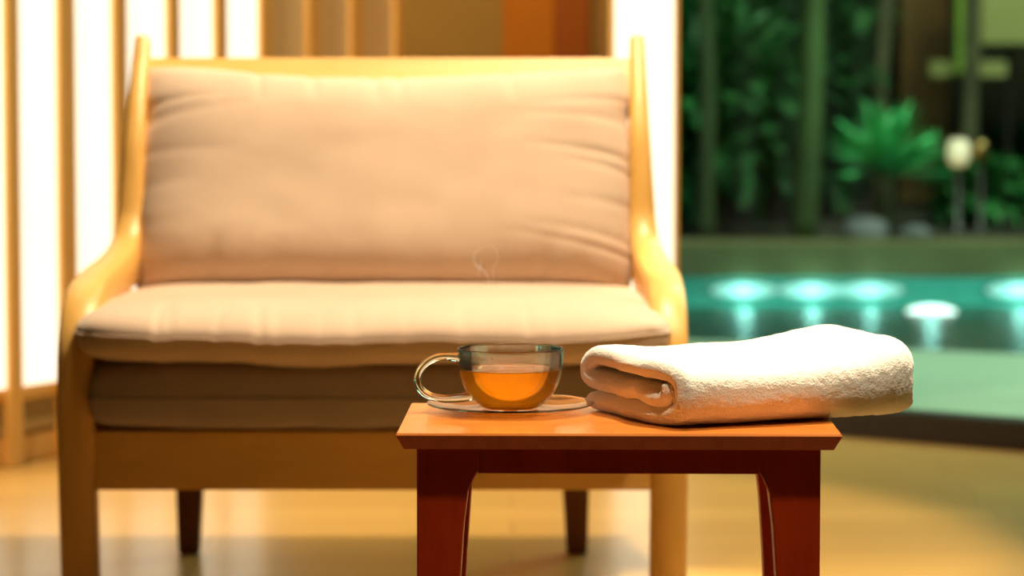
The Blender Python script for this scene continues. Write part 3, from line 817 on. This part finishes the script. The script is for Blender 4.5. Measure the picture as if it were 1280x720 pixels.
for sx in (.10, .55):
    bm = bmesh.new(); box(bm, sx - .015, sx + .015, .28, .32, 0, zz + .01, .003); from_bm('post', bm, M['black'], sh)
# garden lanterns
def lantern(px, py, Y, s, st_, label):
    p = at(px, py, Y); t = empty('garden_lantern', (p.x, p.y, GZ)); tag(t, label, 'lantern', 'garden lanterns')
    z = p.z - GZ
    bm = bmesh.new(); lathe(bm, [(0, z-s*1.15), (s*.55, z-s*1.1), (s*.85, z-s*.6), (s*.9, z), (s*.85, z+s*.6), (s*.55, z+s*1.1), (0, z+s*1.15)], 24, closed=False); from_bm('lamp_shade', bm, M['lantern'] if st_ else M['brass'], t, True)
    bm = bmesh.new(); lathe(bm, [(0, 0), (.06, 0), (.05, .02), (.014, .04), (.012, z-s*1.1), (0, z-s*1.1)], 16, closed=False); from_bm('pole', bm, M['black'], t, True)
    bm = bmesh.new(); lathe(bm, [(0, z+s*1.1), (s*.7, z+s*1.08), (s*.5, z+s*1.3), (0, z+s*1.45)], 16, closed=False); from_bm('cap', bm, M['black'], t, True)
lantern(1198, 190, 13.5, .058, True, 'small glowing warm garden lantern right of the spiky palm')
lantern(1226, 188, 13.55, .045, False, 'dim brass garden lantern right of the glowing one')

# ------------------------------------------------------------------ lights
def spot(name, loc_, tgt, energy, size, blend, col, rad):
    l = bpy.data.lights.new(name, 'SPOT'); l.energy = energy; l.spot_size = R(size); l.spot_blend = blend; l.color = col; l.shadow_soft_size = rad
    o = bpy.data.objects.new(name, l); COL.objects.link(o); o.location = loc_
    o.rotation_euler = (Vector(tgt) - Vector(loc_)).to_track_quat('-Z', 'Y').to_euler(); return o
def area(name, loc_, tgt, energy, sx, sy, col):
    l = bpy.data.lights.new(name, 'AREA'); l.energy = energy; l.shape = 'RECTANGLE'; l.size = sx; l.size_y = sy; l.color = col
    o = bpy.data.objects.new(name, l); COL.objects.link(o); o.location = loc_
    o.rotation_euler = (Vector(tgt) - Vector(loc_)).to_track_quat('-Z', 'Y').to_euler(); return o
WARM = (1.0, 0.80, 0.53)
spot('downlight_sofa', (0.25, 4.30, 2.70), (-0.12, 4.74, 0.4), 430, 46, 0.3, WARM, 0.06)
spot('downlight_table', (0.52, 3.32, 2.70), (0.14, 3.08, 0.45), 520, 30, 0.35, WARM, 0.05)
spot('downlight_front', (0.50, 2.10, 2.70), (0.12, 2.92, 0.30), 190, 24, 0.6, WARM, 0.05)
spot('downlight_right', (1.05, 3.55, 2.70), (0.82, 3.92, 0.0), 280, 38, 0.5, WARM, 0.06)
spot('arm_fill_spot', (0.60, 4.40, 2.70), (0.335, 4.40, 0.45), 420, 9.5, 0.6, WARM, 0.05)  # unseen spot added to brighten the loveseat's right arm
spot('downlight_middle', (-0.25, 3.52, 2.70), (-0.22, 4.02, 0.30), 30, 36, 0.5, WARM, 0.05)
spot('downlight_screen', (-1.2, 5.0, 2.70), (-1.0, 6.6, 1.0), 270, 110, 0.8, WARM, 0.08)
spot('downlight_wall', (-0.2, 7.6, 2.70), (-0.0, 8.9, 1.0), 120, 120, 0.8, WARM, 0.08)
area('garden_light', (3.0, 11.4, 4.6), (3.0, 14.4, 1.4), 210, 3.0, 1.0, (0.80, 1.0, 0.75))
spot('garden_uplight', (2.0, 12.6, GZ + 0.05), (1.9, 13.2, 1.2), 6, 90, .7, (0.7, 1.0, 0.8), .04)
spot('palm_light', (1.6, 11.9, 2.6), (1.69, 13.0, 0.50), 330, 26, .8, (0.65, 1.0, 0.75), .05)
spot('shelter_light', (3.0, 14.6, 4.0), (2.75, 15.8, 1.2), 60, 60, .6, (1.0, 0.95, 0.6), .05)
area('terrace_light', (2.4, 8.0, 3.2), (2.4, 7.8, 0), 150, 3.0, 0.6, (0.75, 1.0, 0.85))
area('floor_green_fill', (3.0, 8.6, 2.3), (1.0, 5.6, 0), 60, 1.2, 0.6, (0.45, 1.0, 0.55))  # unseen green light added to tint the floor by the window

# ------------------------------------------------------------------ world, camera, view
wld = bpy.data.worlds.new('night'); SC.world = wld; wld.use_nodes = True
bg = wld.node_tree.nodes['Background']; bg.inputs[0].default_value = (0.05, 0.14, 0.10, 1); bg.inputs[1].default_value = 0.25
cam = bpy.data.cameras.new('camera'); co = bpy.data.objects.new('camera', cam); COL.objects.link(co)
cam.sensor_width = 36; cam.lens = FP/1280*36; cam.clip_start = 0.05; cam.clip_end = 100
co.location = (0, 0, CH); co.rotation_euler = (math.pi/2 - TILT, 0, 0)
cam.dof.use_dof = True; cam.dof.focus_distance = 2.80; cam.dof.aperture_fstop = 5.4
SC.camera = co
SC.view_settings.view_transform = 'Standard'; SC.view_settings.look = 'None'
SC.view_settings.gamma = 1.0; SC.view_settings.use_curve_mapping = False
SC.view_settings.exposure = 0.0
SC.cycles.use_denoising = True
SC.cycles.max_bounces = 16; SC.cycles.transmission_bounces = 14; SC.cycles.transparent_max_bounces = 24
SC.cycles.sample_clamp_indirect = 6.0
SC.cycles.blur_glossy = 0.5
